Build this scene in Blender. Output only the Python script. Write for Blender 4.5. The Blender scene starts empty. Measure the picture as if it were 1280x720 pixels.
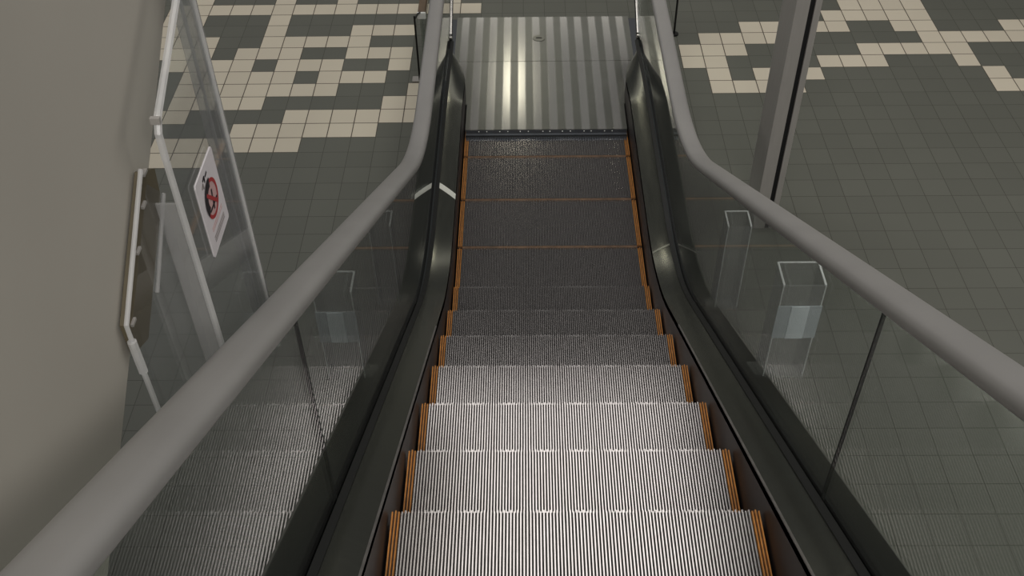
import bpy, bmesh, math, random
from mathutils import Vector, Matrix

random.seed(7)
D = bpy.data
COL = bpy.context.scene.collection
T30 = math.tan(math.radians(30.0))

# ------------------------------------------------------------------ materials
def nt(name):
    m = D.materials.new(name); m.use_nodes = True
    n = m.node_tree; n.nodes.clear()
    out = n.nodes.new('ShaderNodeOutputMaterial')
    return m, n, out

def lin(c):
    return tuple((x/12.92 if x <= .04045 else ((x+.055)/1.055)**2.4) for x in [v/255.0 for v in c]) + (1.0,)

def pbr(name, rgb, rough=.5, metal=0.0, noise=0.0, nscale=30.0, spec=None, stretch=None, bump=0.0, rvar=0.0):
    """principled material whose colour is broken up by a little procedural noise"""
    m, n, out = nt(name)
    b = n.nodes.new('ShaderNodeBsdfPrincipled')
    b.inputs['Roughness'].default_value = rough
    b.inputs['Metallic'].default_value = metal
    if spec is not None: b.inputs['Specular IOR Level'].default_value = spec
    tc = n.nodes.new('ShaderNodeTexCoord')
    mp = n.nodes.new('ShaderNodeMapping')
    if stretch: mp.inputs['Scale'].default_value = stretch
    n.links.new(tc.outputs['Object'], mp.inputs['Vector'])
    nz = n.nodes.new('ShaderNodeTexNoise'); nz.inputs['Scale'].default_value = nscale
    nz.inputs['Detail'].default_value = 3.0
    n.links.new(mp.outputs['Vector'], nz.inputs['Vector'])
    c = lin(rgb)
    rp = n.nodes.new('ShaderNodeValToRGB')
    rp.color_ramp.elements[0].position = .3; rp.color_ramp.elements[1].position = .7
    rp.color_ramp.elements[0].color = tuple(max(0, v*(1-noise)) for v in c[:3]) + (1,)
    rp.color_ramp.elements[1].color = tuple(min(1, v*(1+noise)) for v in c[:3]) + (1,)
    n.links.new(nz.outputs['Fac'], rp.inputs['Fac'])
    n.links.new(rp.outputs['Color'], b.inputs['Base Color'])
    if rvar:
        mr = n.nodes.new('ShaderNodeMapRange')
        mr.inputs['To Min'].default_value = max(0.02, rough-rvar); mr.inputs['To Max'].default_value = min(1, rough+rvar)
        n.links.new(nz.outputs['Fac'], mr.inputs['Value']); n.links.new(mr.outputs['Result'], b.inputs['Roughness'])
    if bump:
        bp = n.nodes.new('ShaderNodeBump'); bp.inputs['Strength'].default_value = bump; bp.inputs['Distance'].default_value = .002
        n.links.new(nz.outputs['Fac'], bp.inputs['Height']); n.links.new(bp.outputs['Normal'], b.inputs['Normal'])
    n.links.new(b.outputs['BSDF'], out.inputs['Surface'])
    return m

def clear_sheet(name, tint=(1, 1, 1), ior=1.5, rough=0.02, haze=0.0, hazecol=(.7, .7, .72), boost=1.0):
    """clear pane: Fresnel mirror over straight transmission, plus an optional milky share"""
    m, n, out = nt(name)
    geo = n.nodes.new('ShaderNodeNewGeometry')
    mr = n.nodes.new('ShaderNodeMapRange')           # same Fresnel on both faces of the sheet
    mr.inputs['To Min'].default_value = ior; mr.inputs['To Max'].default_value = 1/ior
    n.links.new(geo.outputs['Backfacing'], mr.inputs['Value'])
    fr = n.nodes.new('ShaderNodeFresnel'); n.links.new(mr.outputs['Result'], fr.inputs['IOR'])
    mul = n.nodes.new('ShaderNodeMath'); mul.operation = 'MULTIPLY'; mul.inputs[1].default_value = boost; mul.use_clamp = True
    n.links.new(fr.outputs['Fac'], mul.inputs[0])
    tr = n.nodes.new('ShaderNodeBsdfTransparent'); tr.inputs['Color'].default_value = tint + (1,)
    gl = n.nodes.new('ShaderNodeBsdfGlossy'); gl.inputs['Roughness'].default_value = rough
    mx = n.nodes.new('ShaderNodeMixShader')
    n.links.new(mul.outputs['Value'], mx.inputs['Fac'])
    n.links.new(tr.outputs['BSDF'], mx.inputs[1]); n.links.new(gl.outputs['BSDF'], mx.inputs[2])
    last = mx
    if haze:
        df = n.nodes.new('ShaderNodeBsdfDiffuse'); df.inputs['Color'].default_value = hazecol + (1,)
        nz = n.nodes.new('ShaderNodeTexNoise'); nz.inputs['Scale'].default_value = 12
        tc = n.nodes.new('ShaderNodeTexCoord'); n.links.new(tc.outputs['Object'], nz.inputs['Vector'])
        h = n.nodes.new('ShaderNodeMapRange'); h.inputs['To Min'].default_value = haze*.8; h.inputs['To Max'].default_value = haze*1.2
        n.links.new(nz.outputs['Fac'], h.inputs['Value'])
        m2 = n.nodes.new('ShaderNodeMixShader')
        n.links.new(h.outputs['Result'], m2.inputs['Fac'])
        n.links.new(mx.outputs['Shader'], m2.inputs[1]); n.links.new(df.outputs['BSDF'], m2.inputs[2])
        last = m2
    n.links.new(last.outputs['Shader'], out.inputs['Surface'])
    return m

TILE = .15; TX = .9144; TY = 1.8656

def tile_material(name, rgb, grout, gw, var):
    m, n, out = nt(name)
    b = n.nodes.new('ShaderNodeBsdfPrincipled'); b.inputs['Roughness'].default_value = .55
    b.inputs['Specular IOR Level'].default_value = .35
    tc = n.nodes.new('ShaderNodeTexCoord')
    sub = n.nodes.new('ShaderNodeVectorMath'); sub.operation = 'SUBTRACT'; sub.inputs[1].default_value = (TX, TY, 0)
    n.links.new(tc.outputs['Object'], sub.inputs[0])
    sc = n.nodes.new('ShaderNodeVectorMath'); sc.operation = 'SCALE'; sc.inputs['Scale'].default_value = 1/TILE
    n.links.new(sub.outputs['Vector'], sc.inputs[0])
    fl = n.nodes.new('ShaderNodeVectorMath'); fl.operation = 'FLOOR'; n.links.new(sc.outputs['Vector'], fl.inputs[0])
    wn = n.nodes.new('ShaderNodeTexWhiteNoise'); wn.noise_dimensions = '2D'; n.links.new(fl.outputs['Vector'], wn.inputs['Vector'])
    frc = n.nodes.new('ShaderNodeVectorMath'); frc.operation = 'FRACTION'; n.links.new(sc.outputs['Vector'], frc.inputs[0])
    ctr = n.nodes.new('ShaderNodeVectorMath'); ctr.operation = 'SUBTRACT'; ctr.inputs[1].default_value = (.5, .5, .5)
    n.links.new(frc.outputs['Vector'], ctr.inputs[0])
    ab = n.nodes.new('ShaderNodeVectorMath'); ab.operation = 'ABSOLUTE'; n.links.new(ctr.outputs['Vector'], ab.inputs[0])
    sp = n.nodes.new('ShaderNodeSeparateXYZ'); n.links.new(ab.outputs['Vector'], sp.inputs['Vector'])
    mxm = n.nodes.new('ShaderNodeMath'); mxm.operation = 'MAXIMUM'
    n.links.new(sp.outputs['X'], mxm.inputs[0]); n.links.new(sp.outputs['Y'], mxm.inputs[1])
    gt = n.nodes.new('ShaderNodeMath'); gt.operation = 'GREATER_THAN'; gt.inputs[1].default_value = .5 - gw/TILE/2
    n.links.new(mxm.outputs['Value'], gt.inputs[0])
    # tile body: value varies tile to tile and with soft dirt
    nz = n.nodes.new('ShaderNodeTexNoise'); nz.inputs['Scale'].default_value = 1.7; nz.inputs['Detail'].default_value = 5
    n.links.new(tc.outputs['Object'], nz.inputs['Vector'])
    add = n.nodes.new('ShaderNodeMath'); add.operation = 'ADD'
    n.links.new(wn.outputs['Value'], add.inputs[0]); n.links.new(nz.outputs['Fac'], add.inputs[1])
    mr = n.nodes.new('ShaderNodeMapRange'); mr.inputs['From Min'].default_value = .3; mr.inputs['From Max'].default_value = 1.7
    mr.inputs['To Min'].default_value = 1-var; mr.inputs['To Max'].default_value = 1+var
    n.links.new(add.outputs['Value'], mr.inputs['Value'])
    cm = n.nodes.new('ShaderNodeVectorMath'); cm.operation = 'SCALE'; cm.inputs[0].default_value = lin(rgb)[:3]
    n.links.new(mr.outputs['Result'], cm.inputs['Scale'])
    mix = n.nodes.new('ShaderNodeMix'); mix.data_type = 'RGBA'
    n.links.new(gt.outputs['Value'], mix.inputs[0])
    n.links.new(cm.outputs['Vector'], mix.inputs[6]); mix.inputs[7].default_value = lin(grout)
    n.links.new(mix.outputs[2], b.inputs['Base Color'])
    n.links.new(b.outputs['BSDF'], out.inputs['Surface'])
    return m

def plate_material(name, light, dark, period, phase):
    """landing plate: alternating lighter and darker bands of fine grooves along the travel direction"""
    m, n, out = nt(name)
    b = n.nodes.new('ShaderNodeBsdfPrincipled')
    b.inputs['Metallic'].default_value = .5
    tc = n.nodes.new('ShaderNodeTexCoord'); sp = n.nodes.new('ShaderNodeSeparateXYZ')
    n.links.new(tc.outputs['Object'], sp.inputs['Vector'])
    def wave(per, ph):
        a = n.nodes.new('ShaderNodeMath'); a.operation = 'MULTIPLY_ADD'
        a.inputs[1].default_value = 2*math.pi/per; a.inputs[2].default_value = -2*math.pi*ph/per
        n.links.new(sp.outputs['X'], a.inputs[0])
        c = n.nodes.new('ShaderNodeMath'); c.operation = 'COSINE'; n.links.new(a.outputs['Value'], c.inputs[0])
        return c
    w = wave(period, phase)
    st = n.nodes.new('ShaderNodeMapRange'); st.interpolation_type = 'SMOOTHSTEP'
    st.inputs['From Min'].default_value = -.45; st.inputs['From Max'].default_value = .45
    n.links.new(w.outputs['Value'], st.inputs['Value'])
    nz = n.nodes.new('ShaderNodeTexNoise'); nz.inputs['Scale'].default_value = 4; nz.inputs['Detail'].default_value = 4
    n.links.new(tc.outputs['Object'], nz.inputs['Vector'])
    nm = n.nodes.new('ShaderNodeMapRange'); nm.inputs['To Min'].default_value = -.25; nm.inputs['To Max'].default_value = .25
    n.links.new(nz.outputs['Fac'], nm.inputs['Value'])
    ad = n.nodes.new('ShaderNodeMath'); ad.operation = 'ADD'; ad.use_clamp = True
    n.links.new(st.outputs['Result'], ad.inputs[0]); n.links.new(nm.outputs['Result'], ad.inputs[1])
    mix = n.nodes.new('ShaderNodeMix'); mix.data_type = 'RGBA'
    n.links.new(ad.outputs['Value'], mix.inputs[0])
    mix.inputs[6].default_value = lin(dark); mix.inputs[7].default_value = lin(light)
    n.links.new(mix.outputs[2], b.inputs['Base Color'])
    rr = n.nodes.new('ShaderNodeMapRange'); rr.inputs['To Min'].default_value = .3; rr.inputs['To Max'].default_value = .17
    n.links.new(st.outputs['Result'], rr.inputs['Value']); n.links.new(rr.outputs['Result'], b.inputs['Roughness'])
    n.links.new(b.outputs['BSDF'], out.inputs['Surface'])
    return m

M = {}
M['floor_dark'] = tile_material('dark_floor_tile', (96, 97, 89), (66, 66, 58), .0035, .07)
M['floor_cream'] = tile_material('cream_floor_tile', (205, 196, 177), (78, 66, 56), .006, .05)
M['wall'] = pbr('beige_painted_cladding', (168, 163, 153), .65, 0, .04, 2.0)
M['cleat'] = pbr('worn_aluminium_cleat', (192, 187, 184), .2, .86, .12, 9.0, stretch=(30, 2, 2))
M['groove'] = pbr('dark_tread_groove', (56, 53, 52), .8, 0, .3, 40)  # darker base colour for the groove floors
M['riser'] = pbr('dark_riser_metal', (40, 38, 37), .6, .3, .2, 20)
M['yellow'] = pbr('worn_orange_yellow_paint', (190, 126, 56), .55, 0, .25, 35)
M['rear_yellow'] = pbr('grimy_yellow_strip', (104, 80, 60), .6, 0, .35, 18)
M['skirt'] = pbr('brown_black_skirt', (46, 39, 37), .45, .2, .12, 6)
M['deck'] = pbr('dark_brushed_deck_steel', (112, 113, 105), .22, .88, .06, 8, stretch=(1, 1, 40), rvar=.05)
M['deck_edge'] = pbr('worn_deck_edge', (104, 100, 97), .5, .2, .2, 30)
M['joint'] = pbr('pale_deck_strip', (225, 225, 215), .35, .2, .05, 20)  # colour of the pale strip across the left deck
M['strip_steel'] = pbr('steel_deck_strip', (170, 170, 160), .3, .9, .05, 20)
M['rubber'] = pbr('black_rubber_gasket', (14, 15, 13), .5, 0, .1, 30)
M['handrail'] = pbr('grey_rubber_handrail', (140, 138, 135), .42, 0, .05, 5, spec=.45)
M['steel'] = pbr('polished_steel', (215, 212, 205), .15, 1.0, .03, 20)
M['dark'] = pbr('dark_metal', (26, 26, 25), .45, .4, .1, 20)
M['outer'] = pbr('grey_outer_cladding', (74, 74, 70), .5, .3, .05, 5)
M['aluminium'] = pbr('satin_aluminium_post', (172, 168, 163), .45, .35, .04, 8, stretch=(8, 8, 1))
M['black'] = pbr('black_gap_seal', (5, 5, 5), .8, 0, .1, 20)
M['brown'] = pbr('dark_brown_seal', (92, 84, 66), .6, 0, .1, 12)
M['wood'] = pbr('brown_rail_cover', (98, 80, 62), .5, 0, .15, 14)
M['white'] = pbr('white_sign_board', (214, 208, 210), .5, 0, .03, 30)
M['white_cap'] = pbr('white_end_cap', (240, 240, 235), .4, 0, .03, 30)
M['red'] = pbr('red_sign_print', (168, 52, 54), .5, 0, .05, 30)
M['blackprint'] = pbr('black_sign_print', (40, 34, 38), .5, 0, .05, 30)
M['skinprint'] = pbr('pink_sign_print', (196, 160, 158), .5, 0, .05, 30)
M['greyprint'] = pbr('grey_sign_print', (140, 132, 130), .5, 0, .05, 30)
M['card'] = pbr('pale_blue_card', (240, 246, 252), .5, 0, .03, 20)
M['comb'] = pbr('dark_comb_segment', (44, 46, 52), .4, .5, .1, 20)
M['comb_edge'] = pbr('comb_edge_metal', (110, 114, 120), .35, .8, .1, 20)
M['plate'] = plate_material('grooved_landing_plate', (166, 165, 161), (112, 113, 107), .0975, -.44)  # sheen contrast of the groove bands is put into the two colours
M['badge'] = pbr('badge_metal', (120, 120, 115), .3, .9, .05, 20)
M['glass'] = clear_sheet('balustrade_glass', (.93, .96, .94), 1.5, .01, boost=1.12)
M['acrylic'] = clear_sheet('clear_acrylic', (.96, .97, .97), 1.49, .03, .035)
M['acrylic_box'] = clear_sheet('clear_acrylic_box', (.98, .98, .98), 1.49, .06, .07, (.9, .9, .9))
M['acrylic_edge'] = clear_sheet('polished_acrylic_edge', (.9, .9, .92), 1.49, .12, .5, (.72, .71, .69))
M['box_edge'] = clear_sheet('bright_box_edge', (.95, .95, .96), 1.49, .1, .75, (.96, .96, .95))
M['acrylic_bend'] = clear_sheet('acrylic_bend_haze', (.85, .86, .87), 1.49, .08, .24, (.66, .64, .62))  # milky share stands in for light refracted inside the acrylic bend
M['tint_band'] = clear_sheet('pale_translucent_band', (.85, .88, .9), 1.49, .2, .42, (.9, .94, .97))

# ------------------------------------------------------------------ mesh helpers
def link(o, parent=None):
    COL.objects.link(o)
    if parent is not None: o.parent = parent
    return o

def obj(name, bm, mats, parent=None, smooth=False, loc=None):
    bmesh.ops.recalc_face_normals(bm, faces=bm.faces)
    me = D.meshes.new(name); bm.to_mesh(me); bm.free()
    for m in (mats if isinstance(mats, (list, tuple)) else [mats]): me.materials.append(m)
    if smooth:
        for p in me.polygons: p.use_smooth = True
    o = D.objects.new(name, me)
    link(o, parent)
    if loc: o.location = loc
    return o

def thing(name, label, cat, loc=(0, 0, 0), group=None):
    o = D.objects.new(name, None); o.empty_display_size = .1; link(o); o.location = loc
    o['label'] = label; o['category'] = cat
    if group: o['group'] = group
    return o

def tag(o, label, cat, group=None):
    o['label'] = label; o['category'] = cat
    if group: o['group'] = group
    return o

def box(bm, x0, x1, y0, y1, z0, z1, mi=0):
    vs = [bm.verts.new(p) for p in ((x0, y0, z0), (x1, y0, z0), (x1, y1, z0), (x0, y1, z0), (x0, y0, z1), (x1, y0, z1), (x1, y1, z1), (x0, y1, z1))]
    for f in ((3, 2, 1, 0), (4, 5, 6, 7), (0, 1, 5, 4), (1, 2, 6, 5), (2, 3, 7, 6), (3, 0, 4, 7)):
        bm.faces.new([vs[i] for i in f]).material_index = mi

def loft(bm, sections, closed=True, caps=True, mi=0):
    """sections: list of point loops with equal counts"""
    rows = [[bm.verts.new(p) for p in s] for s in sections]
    k = len(rows[0])
    for a, b in zip(rows, rows[1:]):
        for i in range(k if closed else k-1):
            j = (i+1) % k
            bm.faces.new((a[i], a[j], b[j], b[i])).material_index = mi
    if caps and closed:
        bm.faces.new(rows[0][::-1]).material_index = mi; bm.faces.new(rows[-1]).material_index = mi
    return rows

def prism_x(bm, yz, x0, x1, mi=0):
    """solid with a polygon in the YZ plane, from x0 to x1"""
    a = [bm.verts.new((x0, y, z)) for y, z in yz]; b = [bm.verts.new((x1, y, z)) for y, z in yz]
    k = len(yz)
    bm.faces.new(a[::-1]).material_index = mi; bm.faces.new(b).material_index = mi
    for i in range(k):
        j = (i+1) % k
        bm.faces.new((a[i], a[j], b[j], b[i])).material_index = mi

def bevel(bm, w, seg=2):
    bmesh.ops.bevel(bm, geom=list(bm.edges), offset=w, segments=seg, affect='EDGES', profile=.5)

def tube(bm, pts, r, n=8):
    secs = []
    pts = [Vector(p) for p in pts]
    for i, p in enumerate(pts):
        t = (pts[min(i+1, len(pts)-1)] - pts[max(i-1, 0)]).normalized()
        up = Vector((1, 0, 0)) if abs(t.x) < .9 else Vector((0, 0, 1))
        a = t.cross(up).normalized(); b = t.cross(a).normalized()
        secs.append([p + r*(math.cos(2*math.pi*k/n)*a + math.sin(2*math.pi*k/n)*b) for k in range(n)])
    loft(bm, secs)

def cyl(bm, c, r, z0, z1, n=16):
    loft(bm, [[(c[0]+r*math.cos(2*math.pi*k/n), c[1]+r*math.sin(2*math.pi*k/n), z) for k in range(n)] for z in (z0, z1)])

# ------------------------------------------------------------------ escalator profile
NY, NZ = -1.5422, .2669               # nosing of the last step that is fully on the slope
def slope(Y, h): return NZ + (NY - Y)*T30 + h

def prof(Y, h, zf, R):
    """height of a line that runs h above the nosings on the slope and levels out at zf"""
    yc = NY + (NZ + h - zf)/T30
    yt = yc + R*math.tan(math.radians(15)); ys = yc - R*math.tan(math.radians(15))*math.cos(math.radians(30))
    if Y >= yt: return zf
    if Y <= ys: return slope(Y, h)
    return zf + R - math.sqrt(R*R - (Y-yt)**2)

def prof_n(Y, *a):
    d = .002
    t = (prof(Y+d, *a) - prof(Y-d, *a))/(2*d)
    l = math.hypot(1, t)
    return (-t/l, 1/l)                 # upward normal in YZ

def frange(a, b, n): return [a + (b-a)*i/n for i in range(n+1)]
TOPY = -5.6
W2 = .4935                             # half width of a step
GX = .613                              # plane of the glass and handrails

# ------------------------------------------------------------------ floor (structure)
ROWS = {
 'Z3': [-23, -19, -16, -11, 10, 11, 12, 13],
 'Z2': [-24, -23, -22, -21, -20, -19, -18, -17, -16, -15, -14, -13, -12, -11, -10, 8, 9, 10, 11],
 'Z1': [-24, -23, -19, 7, 8, 9, 10, 11],
 'A': [-24, -23, -19, -15, -14, -13, 3, 4, 5, 6, 7, 10, 11, 15, 16],
 'B': [-24, -23, -22, -19, -18, -17, -16, -15, 1, 2, 3, 4, 11, 12, 13, 14, 15, 16, 17],
 'C': [-24, -23, -22, -20, -19, -18, -15, -14, -13, 0, 1, 2, 8, 9, 10, 11, 12],
 'D': [-23, -22, -21, -20, -18, -17, -16, -13, 0, 1, 6, 7, 8, 12],
 'E': [-22, -21, -20, -19, -18, -16, -15, -14, 1, 3, 5, 13],
 'F': [-22, -21, -20, -19, -18, -17, -16, -12, 1, 2, 3, 4, 13, 14],
 'G': [-22, -21, -20, -19, -13, -12],
 'H': [-23, -22, -17, -16, -15, -14, -13, -12],
 'I': [-19, -18, -17, -16, -15, -14],
 'J': [-22, -21, -20, -19, -18, -17],
 'K': [-22, -21, -20]}
ORDER = ['Z3', 'Z2', 'Z1', 'A', 'B', 'C', 'D', 'E', 'F', 'G', 'H', 'I', 'J', 'K']
bm = bmesh.new()
def quad(x0, x1, y0, y1, z, mi):
    bm.faces.new([bm.verts.new(p) for p in ((x0, y0, z), (x1, y0, z), (x1, y1, z), (x0, y1, z))]).material_index = mi
PX0, PX1, PY0, PY1 = -.72, .72, -3.2, 1.63     # the escalator pit is cut out of the floor
quad(-9, PX0, -9, 12, 0, 0); quad(PX1, 9, -9, 12, 0, 0)
quad(PX0, PX1, PY1, 12, 0, 0); quad(PX0, PX1, -9, PY0, 0, 0)
for ri, r in enumerate(ORDER):
    yt = TY - (ri-1)*TILE
    for c in ROWS[r]:
        x = TX + c*TILE
        if yt - TILE < PY1 and x < .72 and x + TILE > -.72: continue
        quad(x, x+TILE, yt-TILE, yt, .0006, 1)
fl = obj('floor', bm, [M['floor_dark'], M['floor_cream']])
fl['kind'] = 'structure'

# ------------------------------------------------------------------ sloping beige side of the neighbouring escalator (structure)
bm = bmesh.new()
def wall_z(Y): return 2.285 + (Y + 3.862)*.592
for (x0, x1) in ((-2.1, -.80),):
    prism_x(bm, [(-6.2, wall_z(-6.2)), (.5, wall_z(.5)), (.5, wall_z(.5)+1.75), (-6.2, wall_z(-6.2)+1.75)], x0, x1)
bevel(bm, .012, 2)
wl = obj('wall_left', bm, M['wall']); wl['kind'] = 'structure'

# ------------------------------------------------------------------ steps
PITCH = .0088
def tread_bm(L, ncl, x_off, x_end):
    b = bmesh.new()
    # supporting slab with grooves: dark bottom
    box(b, x_off, x_end, -L, 0, -.03, -.011, 1)
    span = x_end - x_off; p = span/ncl
    for i in range(ncl):
        xa = x_off + p*(i+.22); xb = x_off + p*(i+.78)
        ex = .004 if i % 2 else 0.0      # alternate cleats stand proud at the nosing
        va = [b.verts.new(q) for q in ((xa, -L, -.011), (xb, -L, -.011), (xb, ex-.001, -.011), (xa, ex-.001, -.011),
                                       (xa+.0006, -L, 0), (xb-.0006, -L, 0), (xb-.0006, ex-.003, 0), (xa+.0006, ex-.003, 0))]
        for f in ((4, 5, 6, 7), (0, 1, 5, 4), (1, 2, 6, 5), (2, 3, 7, 6), (3, 0, 4, 7)):
            b.faces.new([va[k] for k in f]).material_index = 0
    return b

STEP_L = .402
def make_step(name, label, loc, group, L=STEP_L):
    t = thing(name, label, 'step', loc, group)
    n_side = 3
    xs = W2 - n_side*PITCH
    ncl = int(round(2*xs/PITCH))
    RY = .017
    b = tread_bm(L-RY, ncl, -xs, xs)
    obj('tread', b, [M['cleat'], M['groove']], t)
    for s in (-1, 1):
        a, e = (-W2, -xs) if s < 0 else (xs, W2)
        o = obj('edge_strip', tread_bm(L-RY, n_side, a, e), [M['yellow'], M['groove']], t)
        o['label'] = 'orange yellow edge strip'
    b = bmesh.new(); box(b, -xs, xs, -L, -L+RY-.001, -.03, -.001); bevel(b, .0008, 1)
    o = obj('rear_strip', b, M['rear_yellow'], t); o['label'] = 'grimy orange strip along the rear edge'
    # curved riser below the nosing
    pr = []
    for i in range(9):
        a = i/8
        pr.append((-.006 - .05*a*a, -.03 - .17*a))
    b = bmesh.new()
    loft(b, [[(-W2+.004, y, z), (W2-.004, y, z), (W2-.004, y-.012, z), (-W2+.004, y-.012, z)] for y, z in pr])
    obj('riser', b, M['riser'], t, smooth=False)
    return t

def copy_tree(root, loc, label):
    r = root.copy(); COL.objects.link(r); r.location = loc; r['label'] = label
    for ch in root.children:
        c = ch.copy(); COL.objects.link(c); c.parent = r
    return r

steps = []   # (nosing y, nosing z, label)
HP, RP = .36131, .2086
names = {0: 'pale ridged escalator step nearest the camera of those whose front edge shows',
         1: 'second full ridged escalator step ahead, next after the nearest one',
         2: 'third pale ridged escalator step ahead, counting from the bottom of the photo',
         3: 'fourth ridged escalator step ahead, last of the clearly bright treads',
         4: 'fifth ridged escalator step ahead, darker grey with visible grooves',
         5: 'sixth escalator step ahead, dark tread just past the grey grooved ones',
         6: 'olive grey escalator step starting to flatten, with faint streaks of grooves'}
proto = None
group = 'escalator steps'
lst = [(-1, NY - 6*HP, NZ + 6*RP, 'ridged escalator step cut off by the bottom edge of the photo')]
for k in range(6): lst.append((k, NY - (5-k)*HP, NZ + (5-k)*RP, names[k]))
lst.append((6, -1.17, .063, names[6]))
lst.append((7, -.8082, 0.0, 'first level dark escalator step after the last descending one'))
lst.append((8, -.4041, 0.0, 'level dark escalator step between two orange lines, second from the comb plate'))
lst.append((9, 0.0, 0.0, 'level dark escalator step, the full one nearest the comb plate'))
lst.append((10, .4041, 0.0, 'dark escalator step sliding under the comb, only a narrow strip showing'))
for k, y, z, lb in lst:
    if proto is None: proto = make_step('escalator_step', lb, (0, y, z), group)
    else: copy_tree(proto, (0, y, z), lb)

# ------------------------------------------------------------------ balustrades
DH, DZ, DR = .108, .245, 1.6          # deck line at the glass
def deck_out(Y):
    z = prof(Y, DH, DZ, DR)
    if Y > .2: z -= .055*min(1, (Y-.2)/.8)**1.3
    return z
def deck_in(Y):
    z = prof(Y, DH, DZ, DR) - .023
    if Y > .25: z -= .11*min(1, (Y-.25)/.55)**1.2
    return z
def deck_x(Y):
    if Y < .58: return W2+.006
    if Y < .82: return W2+.006 + .033*((Y-.58)/.24)**1.3
    return W2+.039 + (GX-.010-W2-.039)*min(1, (Y-.82)/.14)

HH, HZ, HR = .822, .862, 1.6
def rail_c(Y): return prof(Y, HH, HZ, HR)
NYC, NR = 1.25, .36                   # newel: centre and radius of the turning handrail
NZC = HZ - NR

def stations(a, b, n): return frange(a, b, n)
YS = [TOPY] + stations(-5.2, -2.2, 10) + stations(-2.1, .2, 34) + stations(.25, 1.0, 24)

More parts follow.
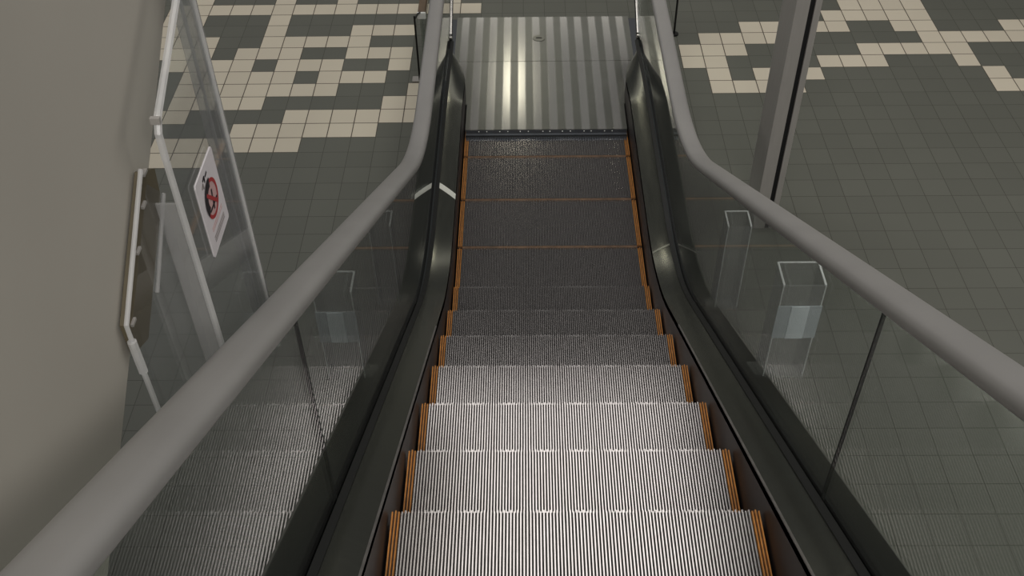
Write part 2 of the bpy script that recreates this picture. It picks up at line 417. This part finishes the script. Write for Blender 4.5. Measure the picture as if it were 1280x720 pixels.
def make_balustrade(s, label):
    t = thing('balustrade', label, 'balustrade', (s*GX, 0, 0), 'escalator balustrades')
    X = lambda x: s*x - s*GX          # local x of a mirrored world coordinate
    # skirt panel beside the steps
    bm = bmesh.new(); secs = []
    for Y in YS:
        xi = deck_x(Y); zi = deck_in(Y)
        lo = min(prof(Y, -.22, -.20, 1.0), zi-.2)
        if Y > .25: lo = -.05
        secs.append([(X(xi), Y, zi-.002), (X(xi+.006), Y, zi-.002), (X(xi+.006), Y, lo), (X(xi), Y, lo)])
    loft(bm, secs); obj('skirt_panel', bm, M['skirt'], t)
    # worn bright edge between skirt and deck
    bm = bmesh.new(); secs = []
    for Y in [y for y in YS if y < -1.9]:
        xi = deck_x(Y); zi = deck_in(Y)
        secs.append([(X(xi-.002), Y, zi+.002), (X(xi+.004), Y, zi+.002), (X(xi+.004), Y, zi-.003), (X(xi-.002), Y, zi-.003)])
    loft(bm, secs); o = obj('deck_edge_strip', bm, M['deck_edge'], t); o['label'] = 'thin scuffed metal edge'
    # inner deck
    bm = bmesh.new(); secs = []
    for Y in YS:
        xi = deck_x(Y); zi = deck_in(Y); zo = deck_out(Y)
        n = 6; loop = []
        for k in range(n+1):
            u = k/n
            loop.append((X(xi + (GX-.008-xi)*u), Y, zi + (zo-zi)*(1-(1-u)**1.6)))
        loop += [(X(GX-.008), Y, zo-.03), (X(xi), Y, zi-.03)]
        secs.append(loop)
    loft(bm, secs); o = obj('inner_deck', bm, M['deck'], t, smooth=True)
    md = o.modifiers.new('es', 'EDGE_SPLIT'); md.split_angle = math.radians(35)
    # black gasket along the glass (inner side) and outer deck
    bm = bmesh.new(); secs = []
    for Y in YS:
        zo = deck_out(Y)
        secs.append([(X(GX-.026), Y, zo+.004), (X(GX-.007), Y, zo+.012), (X(GX-.007), Y, zo-.01), (X(GX-.026), Y, zo-.01)])
    loft(bm, secs); o = obj('gasket', bm, M['rubber'], t); o['label'] = 'black rubber gasket line along the foot of the glass'
    bm = bmesh.new(); secs = []
    for Y in YS:
        zo = deck_out(Y)
        secs.append([(X(GX+.008), Y, zo+.004), (X(GX+.02), Y, zo+.004), (X(.705), Y, zo-.012), (X(.705), Y, zo-.03), (X(GX+.008), Y, zo-.03)])
    loft(bm, secs); obj('outer_deck', bm, M['dark'], t)
    bm = bmesh.new(); secs = []
    for Y in YS:
        zo = deck_out(Y) - .013
        lo = max(0.002, zo-1.0) if Y < 1.7 else 0.002
        secs.append([(X(.700), Y, zo), (X(.708), Y, zo), (X(.708), Y, lo), (X(.700), Y, lo)])
    loft(bm, secs); obj('outer_cladding', bm, M['outer'], t)
    # glass: two panes meeting at an open joint, the lower one ends in the rounded newel
    def pane(yz_pairs):
        b = bmesh.new()
        loft(b, [[(X(GX-.005), y0, z0), (X(GX+.005), y0, z0), (X(GX+.005), y1, z1), (X(GX-.005), y1, z1)] for (y0, z0, y1, z1) in yz_pairs])
        return b
    JY = -3.42
    up = [(Y, deck_out(Y)-.02, Y, rail_c(Y)-.012) for Y in frange(TOPY, JY-.004, 10)]
    lo = [(Y, deck_out(Y)-.02, Y, rail_c(Y)-.012) for Y in frange(JY+.004, -2.2, 8) + frange(-2.1, .96, 34)]
    for k in range(1, 17):
        a = k/16
        yb = .96 + .62*a; zb = deck_out(.96)-.02 + .34*a**1.15
        ang = math.pi/2*(1-a*1.28) if False else math.pi/2 - a*math.radians(100)
        yt_ = NYC + (NR-.012)*math.cos(ang); zt_ = NZC + (NR-.012)*math.sin(ang)
        if a < .35:
            yt_ = .96 + (NYC-.96)*(a/.35); zt_ = HZ-.012
        else:
            q = (a-.35)/.65; ang = math.pi/2 - q*math.radians(96)
            yt_ = NYC + (NR-.012)*math.cos(ang); zt_ = NZC + (NR-.012)*math.sin(ang)
        lo.append((yb, zb, yt_, zt_))
    obj('glass_pane', pane(up), M['glass'], t)
    obj('glass_pane', pane(lo), M['glass'], t)
    bm = bmesh.new(); box(bm, X(GX-.004), X(GX+.004), JY-.0035, JY+.0035, deck_out(JY)-.01, rail_c(JY)-.014)
    o = obj('pane_joint', bm, M['black'], t); o['label'] = 'thin black joint between two glass panes'
    # guide under the handrail
    bm = bmesh.new(); secs = []
    for Y in YS + [1.1, NYC]:
        z = rail_c(Y); n = prof_n(Y, HH, HZ, HR)
        c = lambda d, x: (X(GX+x), Y+n[0]*d, z+n[1]*d)
        secs.append([c(-.020, -.018), c(-.020, .018), c(-.004, .018), c(-.004, -.018)])
    loft(bm, secs); obj('handrail_guide', bm, M['dark'], t)
    # bright steel strips on the lower edge of the newel glass
    for dx in (-.008, .008):
        bm = bmesh.new(); secs = []
        for k in range(9):
            a = .16 + .84*k/8
            y = .96 + .62*a; z = deck_out(.96)-.02 + .34*a**1.15
            secs.append([(X(GX+dx-.0024), y-.006, z+.002), (X(GX+dx+.0024), y-.006, z+.002), (X(GX+dx+.0024), y+.004, z-.016), (X(GX+dx-.0024), y+.004, z-.016)])
        loft(bm, secs); o = obj('newel_trim', bm, M['steel'], t); o['label'] = 'bright steel strip on the newel edge'
    bm = bmesh.new(); secs = []
    for k in range(9):
        a = .02 + .98*k/8
        y = .96 + .62*a; z = deck_out(.96)-.02 + .34*a**1.15
        secs.append([(X(GX-.016), y, z-.002), (X(GX+.016), y, z-.002), (X(GX+.014), y+.008, z-.03), (X(GX-.014), y+.008, z-.03)])
    loft(bm, secs); obj('newel_base', bm, M['dark'], t)
    bm = bmesh.new(); bmesh.ops.create_uvsphere(bm, u_segments=12, v_segments=8, radius=.02)
    for v in bm.verts: v.co = Vector((v.co.x*1.0 + X(GX), v.co.y*.9 + 1.02, v.co.z*.75 + deck_out(.98)+.02))
    o = obj('end_cap', bm, M['steel'], t, smooth=True); o['label'] = 'small shiny steel cap'
    # inlet where the handrail disappears, out of frame
    bm = bmesh.new(); box(bm, X(GX-.055), X(GX+.055), 1.50, 1.60, .30, .46); bevel(bm, .02, 3)
    obj('handrail_inlet', bm, M['dark'], t, smooth=False)
    return t

bl = make_balustrade(-1, 'glass escalator balustrade on the left, with dark metal decking, below the beige wall')
brr = make_balustrade(1, 'glass escalator balustrade on the right, with dark metal decking, beside the metal post')

# narrow strips laid across the decks (parts of the balustrades)
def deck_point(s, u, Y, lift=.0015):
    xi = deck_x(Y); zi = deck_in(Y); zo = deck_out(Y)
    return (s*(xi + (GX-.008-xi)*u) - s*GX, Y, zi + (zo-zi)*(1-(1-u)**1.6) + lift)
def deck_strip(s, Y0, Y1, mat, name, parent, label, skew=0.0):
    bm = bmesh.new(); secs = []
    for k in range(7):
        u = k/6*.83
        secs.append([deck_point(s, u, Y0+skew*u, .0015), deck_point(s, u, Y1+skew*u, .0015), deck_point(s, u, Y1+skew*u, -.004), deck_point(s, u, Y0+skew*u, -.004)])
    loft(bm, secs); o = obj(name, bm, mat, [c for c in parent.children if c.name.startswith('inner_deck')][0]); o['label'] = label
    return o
deck_strip(-1, -.668, -.622, M['joint'], 'deck_cross_strip', bl, 'short white strip across the dark deck', .085)
deck_strip(1, -1.128, -1.114, M['strip_steel'], 'deck_cross_strip', brr, 'thin steel line across the dark deck', .055)

# ------------------------------------------------------------------ handrails
def make_handrail(s, label):
    # C-shaped rubber belt, swept along the slope, round the newel
    path = []
    for Y in [TOPY] + frange(-5.2, -2.2, 12) + frange(-2.1, .1, 36) + frange(.2, NYC-.02, 6):
        n = prof_n(Y, HH, HZ, HR); path.append((Y, rail_c(Y), n[0], n[1]))
    for k in range(0, 15):
        a = math.pi/2 - math.radians(105)*k/14
        path.append((NYC + NR*math.cos(a), NZC + NR*math.sin(a), math.cos(a), math.sin(a)))
    prf = [(-.020, -.020), (-.034, -.020), (-.0395, -.012), (-.040, .0), (-.037, .009), (-.030, .0145), (-.016, .017), (0, .0178),
           (.016, .017), (.030, .0145), (.037, .009), (.040, .0), (.0395, -.012), (.034, -.020), (.020, -.020), (.020, -.006), (-.020, -.006)]
    bm = bmesh.new()
    loft(bm, [[(u, y+ny*v, z+nz_*v) for u, v in prf] for (y, z, ny, nz_) in path])
    o = obj('handrail', bm, M['handrail'], None, smooth=True, loc=(s*GX, 0, 0))
    md = o.modifiers.new('es', 'EDGE_SPLIT'); md.split_angle = math.radians(40)
    return tag(o, label, 'handrail', 'escalator handrails')
make_handrail(-1, 'grey rubber escalator handrail on the left, passing in front of the beige wall')
make_handrail(1, 'grey rubber escalator handrail on the right, passing in front of the metal post')

# ------------------------------------------------------------------ landing: comb plate and two floor plates
t = thing('comb_plate', 'dark toothed comb with striped metal plate where the steps disappear', 'comb plate', (0, .26, 0))
bm = bmesh.new()
prism_x(bm, [(.000, .004), (.277, .004), (.277, .016), (.004, .016)], -.4925, .4925); obj('plate', bm, M['plate'], t)
bm = bmesh.new()
prism_x(bm, [(-.001, .004), (-.001, .014), (-.03, .013), (-.03, .004)], -.488, .488)
seg = obj('comb_segment', bm, M['comb'], t)
bm = bmesh.new()
prism_x(bm, [(-.031, .004), (-.031, .012), (-.05, .0105), (-.05, .004)], -.488, .488)
o = obj('front_edge', bm, M['comb_edge'], t)
bm = bmesh.new(); prism_x(bm, [(-.051, .003), (-.051, .007), (-.066, .006), (-.066, .003)], -.488, .488); obj('comb_gap', bm, M['black'], t)
bm = bmesh.new()
nteeth = 106
for i in range(nteeth):
    x = -.484 + .968*(i+.5)/nteeth
    a = [(x-.0028, .0, .003), (x+.0028, .0, .003), (x+.0028, .0, .0085), (x-.0028, .0, .0085)]
    secs = [[(p[0], -.067, p[2]) for p in a], [(x-.0018, -.085, .002), (x+.0018, -.085, .002), (x+.0018, -.085, .0065), (x-.0018, -.085, .0065)],
            [(x-.001, -.097, .0016), (x+.001, -.097, .0016), (x+.001, -.097, .003), (x-.001, -.097, .003)]]
    loft(bm, secs)
obj('comb_teeth', bm, M['comb_edge'], t)
for px in (598.8, 608.8, 625, 635, 650.5, 660.5, 678.7, 687.5, 703, 713, 730, 738.8, 755.5, 765):
    x = (px-583)/201*.979-.486
    bm = bmesh.new(); cyl(bm, (x, -.016), .0035, .012, .0152, 10); o = obj('screw', bm, M['white_cap'], seg); o['label'] = 'tiny bright screw head'

def floor_plate(y0, y1, x0a, x1a, x0b, x1b, label):
    b = bmesh.new()
    loft(b, [[(x0a, y0, .002), (x1a, y0, .002), (x1a, y0, .014), (x0a, y0, .014)], [(x0b, y1, .002), (x1b, y1, .002), (x1b, y1, .014), (x0b, y1, .014)]])
    o = obj('floor_plate', b, M['plate'], None)
    return tag(o, label, 'floor plate', 'landing floor plates')
floor_plate(.539, 1.044, -.498, .498, -.596, .596, 'striped metal landing plate directly behind the comb plate')
fp = floor_plate(1.048, 1.632, -.597, .597, -.6, .6, 'striped metal landing plate at the far end, next to the tiles')
t = thing('plate_lock_cover', 'small round metal lock cover on the far striped landing plate', 'lock cover', (-.03, 1.34, .0142))
bm = bmesh.new(); cyl(bm, (0, 0), .042, 0, .003, 20); bevel(bm, .001, 1); obj('disc', bm, M['badge'], t)
bm = bmesh.new(); box(bm, -.02, .02, -.006, .006, .0028, .0045); obj('slot', bm, M['dark'], t)

# pit lining so nothing shows below the landing
bm = bmesh.new()
for (y0, y1) in ((-3.2, 1.63),): box(bm, -.70, .70, y0, y1, -.62, -.60)
pit = obj('trim_1', bm, M['black']); pit['kind'] = 'structure'

# ------------------------------------------------------------------ clear acrylic boxes standing on the outer decks
def slide_guard(s, Y, H, w, d, card, label):
    z0 = deck_out(Y-d/2) - .006
    zb = deck_out(Y) - .006
    t = thing('slide_guard', label, 'guard', (s*.685, Y, zb), 'clear acrylic guard boxes')
    e = .004
    # four walls sheared to the slope at the foot, level rim at the top
    def foot(y): return deck_out(Y+y) - zb - .004
    def wall(x0, x1, y0, y1, top=H):
        b = bmesh.new()
        X0, X1 = sorted((s*x0, s*x1))
        loft(b, [[(X0, y0, foot(y0)), (X1, y0, foot(y0)), (X1, y1, foot(y1)), (X0, y1, foot(y1))], [(X0, y0, top), (X1, y0, top), (X1, y1, top), (X0, y1, top)]])
        return b
    obj('front_wall', wall(0, w, 0, e), M['acrylic_box'], t)
    obj('back_wall', wall(0, w, d-e, d), M['acrylic_box'], t)
    obj('inner_wall', wall(0, e, e, d-e), M['acrylic_box'], t)
    obj('outer_wall', wall(w-e, w, e, d-e), M['acrylic_box'], t)
    # bright polished rim on three sides and the upright corners
    b = bmesh.new(); r = .0035
    for (x0, x1, y0, y1) in ((0, e, 0, d), (w-e, w, 0, d), (0, w, d-e, d)):
        X0, X1 = sorted((s*x0, s*x1)); box(b, X0-.001, X1+.001, y0, y1, H, H+.004)
    obj('rim', b, M['box_edge'], t)
    for x in (0, w-e*.5):
        X0, X1 = sorted((s*x, s*(x+.003)))
        b = bmesh.new(); box(b, X0, X1, -.001, .0025, foot(0), H); obj('corner_edge', b, M['box_edge'], t)
    # foot bracket
    b = bmesh.new()
    X0, X1 = sorted((s*-.03, s*(w+.004)))
    loft(b, [[(X0, -.006, foot(-.006)-.01), (X1, -.006, foot(-.006)-.01), (X1, -.006, foot(-.006)+.012), (X0, -.006, foot(-.006)+.012)],
             [(X0, d+.006, foot(d+.006)-.01), (X1, d+.006, foot(d+.006)-.01), (X1, d+.006, foot(d+.006)+.012), (X0, d+.006, foot(d+.006)+.012)]])
    obj('foot_bracket', b, M['acrylic_box'], t)
    if card:
        X0, X1 = sorted((s*-.003, s*(w+.003)))
        b = bmesh.new(); box(b, X0, X1, -.006, -.003, H*.46, H*.80); band = obj('label_band', b, M['tint_band'], t); band['label'] = 'pale translucent band around the box'
        X0, X1 = sorted((s*(w*.30), s*(w*.72)))
        b = bmesh.new(); box(b, X0, X1, -.009, -.0065, H*.46, H*.80); o = obj('card', b, M['card'], band); o['label'] = 'blank pale card'
    return t
slide_guard(1, -2.571, .43, .135, .11, True, 'clear acrylic box with a pale card, outside the right glass, nearer one')
slide_guard(1, -1.769, .455, .095, .10, False, 'empty clear acrylic box outside the right glass, beside the metal post')
slide_guard(-1, -2.573, .41, .125, .10, True, 'clear acrylic box with a pale card, outside the left glass, nearer one')
slide_guard(-1, -1.700, .45, .09, .10, False, 'empty clear acrylic box outside the left glass, farther down')

# ------------------------------------------------------------------ clear guard panel with the warning sign
t = thing('guard_panel', 'large clear acrylic guard panel hanging by the beige wall, holding the white sign', 'guard panel', (-.74, -3.33, 2.2))
def P(x, y, z): return (x+.74, y+3.33, z-2.2)
def gtop(Y): return 2.664 + (Y+3.515)*.43
def gbot(Y): return slope(Y, .63)
plan = [(-.792, -3.512)]
for k in range(5):
    a = math.radians(180+90*k/4); plan.append((-.760+.02*0 + .02*math.cos(a)*-1*0 + (-.02+.02*k/4), -3.512 - .012*math.sin(math.radians(90*k/4))))
plan += [(-.74, -3.50), (-.74, -3.20)]
def sheet(bm, pl, thick=.005, z0=gbot, ztop=gtop):
    secs = []
    for i, (x, y) in enumerate(pl):
        ax, ay = pl[max(i-1, 0)]; bx, by = pl[min(i+1, len(pl)-1)]
        tx, ty = bx-ax, by-ay; l = math.hypot(tx, ty) or 1
        nx, ny = ty/l*thick/2, -tx/l*thick/2
        secs.append([P(x-nx, y-ny, z0(y)), P(x+nx, y+ny, z0(y)), P(x+nx, y+ny, ztop(y)), P(x-nx, y-ny, ztop(y))])
    loft(bm, secs)
bm = bmesh.new(); sheet(bm, [(-.74, -3.515), (-.74, -3.19)]); obj('front_sheet', bm, M['acrylic'], t)
bm = bmesh.new(); sheet(bm, [(-.784, -3.512), (-.7435, -3.512)], ztop=lambda Y: 2.50); obj('side_sheet', bm, M['acrylic_bend'], t)
bend = [(-.74, -3.188)]
for k in range(1, 8):
    a = math.radians(90*k/7); bend.append((-.79+.05*math.cos(a), -3.188+.05*math.sin(a)))
bend.append((-.802, -3.138))
bm = bmesh.new(); sheet(bm, bend); obj('rounded_bend', bm, M['acrylic_bend'], t, smooth=False)
def bar(bm, p, q, r): tube(bm, [P(*p), P(*q)], r, 8)
bm = bmesh.new(); bar(bm, (-.739, -3.518, gbot(-3.518)), (-.739, -3.518, gtop(-3.518)-.06), .0065)
o = obj('polished_edge', bm, M['acrylic_edge'], t); o['label'] = 'bright polished upright edge'
bm = bmesh.new(); tube(bm, [P(-.739, -3.518, gtop(-3.518)-.06), P(-.739, -3.516, gtop(-3.518)-.01), P(-.739, -3.50, gtop(-3.5)+.004), P(-.739, -3.35, gtop(-3.35)+.004), P(-.739, -3.19, gtop(-3.19)+.004)], .007, 8)
o = obj('top_edge', bm, M['acrylic_edge'], t); o['label'] = 'bright sloping top edge'
for (x, y, r) in ((-.740, -3.196, .006), (-.752, -3.158, .0055), (-.785, -3.136, .004)):
    bm = bmesh.new(); bar(bm, (x, y, gbot(y)-.055), (x, y, gtop(y)-.01), r); obj('bend_glint', bm, M['acrylic_edge'], t)  # pale tubes added as the bright lines light makes in the bend
bm = bmesh.new(); box(bm, -.008, .008, -.184, -.176, gtop(-3.5)-2.2-.002, gtop(-3.5)-2.2+.010)
obj('clip', bm, M['aluminium'], t)

# ------------------------------------------------------------------ warning sign stuck on it
SX = -.7365
t = thing('warning_sign', 'white warning sign with a red ringed emblem, on the clear panel by the beige wall', 'sign', (SX, -3.37, 2.39))
def S(u, v, d=0.0):
    """u 0..1 from left to right as read from the escalator (away from the camera), v 0..1 from bottom to top"""
    y = -3.438 + .131*u; z = 2.302 + .176*v
    return (d, y+3.37, z-2.39)
def sflat(name, pts, mat, d=.0012, th=.0008, par=None):
    b = bmesh.new()
    a = [b.verts.new(S(u, v, d)) for u, v in pts]; c = [b.verts.new(S(u, v, d-th)) for u, v in pts]
    b.faces.new(a); b.faces.new(c[::-1])
    for i in range(len(pts)): b.faces.new((a[i], a[(i+1) % len(pts)], c[(i+1) % len(pts)], c[i]))
    return obj(name, b, mat, par or board)
board = None
board = sflat('board', [(0.03, 0), (.97, 0), (1, .03), (1, .97), (.97, 1), (.03, 1), (0, .97), (0, .03)], M['white'], .0012, .003, t)
def ring(cu, cv, r0, r1, a0=0, a1=360, n=36):
    ar = .131/.176
    o_ = [(cu+r1*math.cos(math.radians(a0+(a1-a0)*k/n)), cv+r1*ar*math.sin(math.radians(a0+(a1-a0)*k/n))) for k in range(n+1)]
    i_ = [(cu+r0*math.cos(math.radians(a0+(a1-a0)*k/n)), cv+r0*ar*math.sin(math.radians(a0+(a1-a0)*k/n))) for k in range(n+1)]
    return o_, i_
def sring(name, mat, cu, cv, r0, r1, d, a0=0, a1=360):
    b = bmesh.new(); o_, i_ = ring(cu, cv, r0, r1, a0, a1)
    A = [b.verts.new(S(u, v, d)) for u, v in o_]; B = [b.verts.new(S(u, v, d)) for u, v in i_]
    for k in range(len(A)-1): b.faces.new((A[k], A[k+1], B[k+1], B[k]))
    return obj(name, b, mat, board)
CU, CV = .50, .56
sring('emblem_disc', M['skinprint'], CU, CV, .001, .25, .0016)
sring('emblem_ring', M['red'], CU, CV, .25, .31, .0020)
sring('hair_shape', M['blackprint'], CU-.02, CV+.03, .16, .31, .0024, 75, 215)
ar = .131/.176
def bar_uv(cu, cv, ang, L, w):
    c, s_ = math.cos(math.radians(ang)), math.sin(math.radians(ang))
    return [(cu + c*a - s_*b, cv + (s_*a + c*b)*ar) for a, b in ((-L, -w), (L, -w), (L, w), (-L, w))]
sflat('slash', bar_uv(CU, CV, -45, .26, .03), M['red'], .0027, .0004)
sflat('figure_bar', bar_uv(CU, CV-.08, 0, .2, .018), M['blackprint'], .0025, .0004)
sflat('figure_bar', bar_uv(CU+.02, CV-.02, 80, .16, .022), M['blackprint'], .0025, .0004)
for (u, v, a, L, w) in ((.36, .90, 15, .05, .02), (.40, .875, 80, .05, .018), (.50, .89, 10, .05, .018), (.26, .855, 30, .05, .018), (.30, .835, 95, .04, .016)):
    sflat('lettering', bar_uv(u, v, a, L, w), M['blackprint'] if u > .33 else M['greyprint'], .0020, .0004)
for v, c in ((.30, 'red'), (.265, 'skinprint'), (.18, 'greyprint'), (.15, 'greyprint'), (.12, 'greyprint')):
    sflat('text_line', [(.2, v-.006), (.8, v-.006), (.8, v+.006), (.2, v+.006)], M['skinprint'] if c != 'greyprint' else M['greyprint'], .0020, .0004)

# ------------------------------------------------------------------ second, smaller guard fixed along the wall's lower edge
t = thing('wall_edge_guard', 'narrow clear guard with a dark brown sloping bar, fixed to the beige wall edge', 'guard', (-.79, -3.6, 2.4))
def Q(x, y, z): return (x+.79, y+3.6, z-2.4)
def poly_x(name, yz, x0, x1, mat):
    b = bmesh.new(); prism_x(b, [(y+3.6, z-2.4) for y, z in yz], x0+.79, x1+.79); return obj(name, b, mat, t)
poly_x('mounting_bar', [(-3.522, 2.578), (-3.468, 2.545), (-3.478, 2.495), (-3.500, 2.472), (-3.70, 2.352), (-3.752, 2.375), (-3.752, 2.437)], -.797, -.785, M['brown'])
b = bmesh.new(); tube(b, [Q(-.784, -3.525, 2.585), Q(-.784, -3.755, 2.440), Q(-.784, -3.757, 2.39)], .0045, 8)
o = obj('pale_edge', b, M['acrylic_edge'], t); o['label'] = 'pale edge beading along the bar'
b = bmesh.new(); tube(b, [Q(-.784, -3.757, 2.405), Q(-.784, -3.757, 2.33)], .008, 8); obj('knuckle', b, M['acrylic_edge'], t)
b = bmesh.new(); tube(b, [Q(-.784, -3.757, 2.33), Q(-.784, -3.757, 2.17)], .005, 8); obj('upright_edge', b, M['acrylic_edge'], t)
b = bmesh.new(); prism_x(b, [(-3.757+3.6, 2.17-2.4), (-3.48+3.6, 2.01-2.4), (-3.47+3.6, 2.49-2.4), (-3.52+3.6, 2.55-2.4), (-3.757+3.6, 2.41-2.4)], .002, .006)
obj('clear_sheet', b, M['acrylic'], t)
for (y, z) in ((-3.52, 2.572), (-3.562, 2.535), (-3.635, 2.495), (-3.735, 2.425)):
    b = bmesh.new(); box(b, .004, .010, y+3.6-.006, y+3.6+.012, z-2.4-.002, z-2.4+.003); obj('clip', b, M['aluminium'], t)
b = bmesh.new(); tube(b, [Q(-.782, -3.47, 2.49), Q(-.782, -3.62, 2.385)], .004, 8); obj('sheet_edge', b, M['acrylic_bend'], t)

# ------------------------------------------------------------------ metal post on the right
t = thing('metal_post', 'tall grey metal post with a black vertical gap, standing on the tiles at right', 'post', (1.135, -.65, 0))
def pbox(x0, x1, y0, y1, z0, z1, bv=.003):
    b = bmesh.new(); box(b, x0-1.135, x1-1.135, y0+.65, y1+.65, z0, z1); bevel(b, bv, 2); return b
obj('main_tube', pbox(1.104, 1.168, -.66, -.42, .0, 3.6), M['aluminium'], t)
obj('gap_seal', pbox(1.1695, 1.190, -.652, -.44, .0, 3.6, .001), M['black'], t)
obj('side_tube', pbox(1.1915, 1.222, -.66, -.42, .0, 3.6), M['aluminium'], t)

# ------------------------------------------------------------------ small rails beyond the ends of the handrails
t = thing('guide_rail', 'brown rail with a white end cap beside the left handrail end', 'rail', (-.81, .85, 0))
b = bmesh.new(); tube(b, [(0.0, -.02, 0), (0.0, -.02, .47)], .006, 8); obj('post', b, M['dark'], t)
b = bmesh.new(); box(b, .0, .05, .17, 1.0, .355, .395); bevel(b, .008, 2); obj('rail_bar', b, M['wood'], t)
b = bmesh.new(); box(b, -.003, .053, .155, .1695, .350, .398); bevel(b, .006, 2); o = obj('end_cap', b, M['white_cap'], t); o['label'] = 'white end cap'
b = bmesh.new(); tube(b, [(0.0, -.02, .45), (.01, .1, .42), (.02, .2, .378)], .006, 8); obj('brace', b, M['dark'], t)
b = bmesh.new(); box(b, -.05, .0, -.03, .03, 0, .012); bevel(b, .003, 1); obj('foot', b, M['aluminium'], t)
b = bmesh.new(); box(b, -.0+.008, .03, .2, .9, .0, .353); obj('rail_web', b, M['glass'], t)
t = thing('guide_post', 'thin dark post beside the right handrail end, on the dark tiles', 'post', (.90, 1.40, 0))
b = bmesh.new(); tube(b, [(0, 0, 0), (0, 0, .85)], .007, 10); obj('shaft', b, M['dark'], t)
b = bmesh.new(); cyl(b, (0, 0), .03, 0, .01, 20); obj('foot', b, M['dark'], t)

# ------------------------------------------------------------------ light
def area(name, loc, size, energy, color=(1, 1, 1), rot=(0, 0, 0), spread=180):
    l = D.lights.new(name, 'AREA'); l.shape = 'RECTANGLE'; l.size, l.size_y = size
    l.energy = energy; l.color = color; l.spread = math.radians(spread)
    o = D.objects.new(name, l); link(o); o.location = loc; o.rotation_euler = rot
    return o
area('ceiling_light', (0, .0, 6.4), (3.0, 5.2), 105, (1, .97, .95))
area('lower_ceiling_light', (0, 10.6, 4.4), (7, 2.2), 75, (1, .96, .86))
area('right_fill_light', (4.6, -1.0, 4.6), (2.5, 6.0), 95, (1, .97, .92), (0, math.radians(55), 0))  # added fill that brightens the beige wall, no fixture known there
area('rear_fill_light', (.3, -8.0, 6.5), (5, 2.0), 320, (1, .97, .93), (math.radians(50), 0, 0))  # added fill behind the camera for the post and cards, unseen source
area('left_fill_light', (-4.5, 3.2, 5.5), (2.0, 4.0), 120, (1, .98, .95), (0, math.radians(-40), 0))  # added fill to lift the left face of the post
area('lamp_strip', (-.26, 5.67, 3.1), (.2, .95), 8, (1, .95, .75))
w = D.worlds.new('hall'); bpy.context.scene.world = w; w.use_nodes = True
bg = w.node_tree.nodes['Background']; bg.inputs[0].default_value = (.95, .97, 1, 1); bg.inputs[1].default_value = .054

# ------------------------------------------------------------------ camera
cam = D.cameras.new('camera'); co = D.objects.new('camera', cam); link(co)
p, y, r = .7626547, -.01837428, -.01787078
cy, sy = math.cos(y), math.sin(y)
F = Vector((sy*math.cos(p), cy*math.cos(p), -math.sin(p))); R0 = Vector((cy, -sy, 0)); U0 = R0.cross(F)
R = math.cos(r)*R0 + math.sin(r)*U0; U = -math.sin(r)*R0 + math.cos(r)*U0
m = Matrix((R, U, -F)).transposed().to_4x4(); m.translation = Vector((-.12941, -4.92625, 3.64078))
co.matrix_world = m
cam.sensor_width = 36; cam.lens = 1285.0327/1280*36; cam.clip_start = .05
sc = bpy.context.scene; sc.camera = co
sc.view_settings.view_transform = 'Standard'; sc.view_settings.look = 'None'
sc.view_settings.exposure = 0; sc.view_settings.gamma = 1
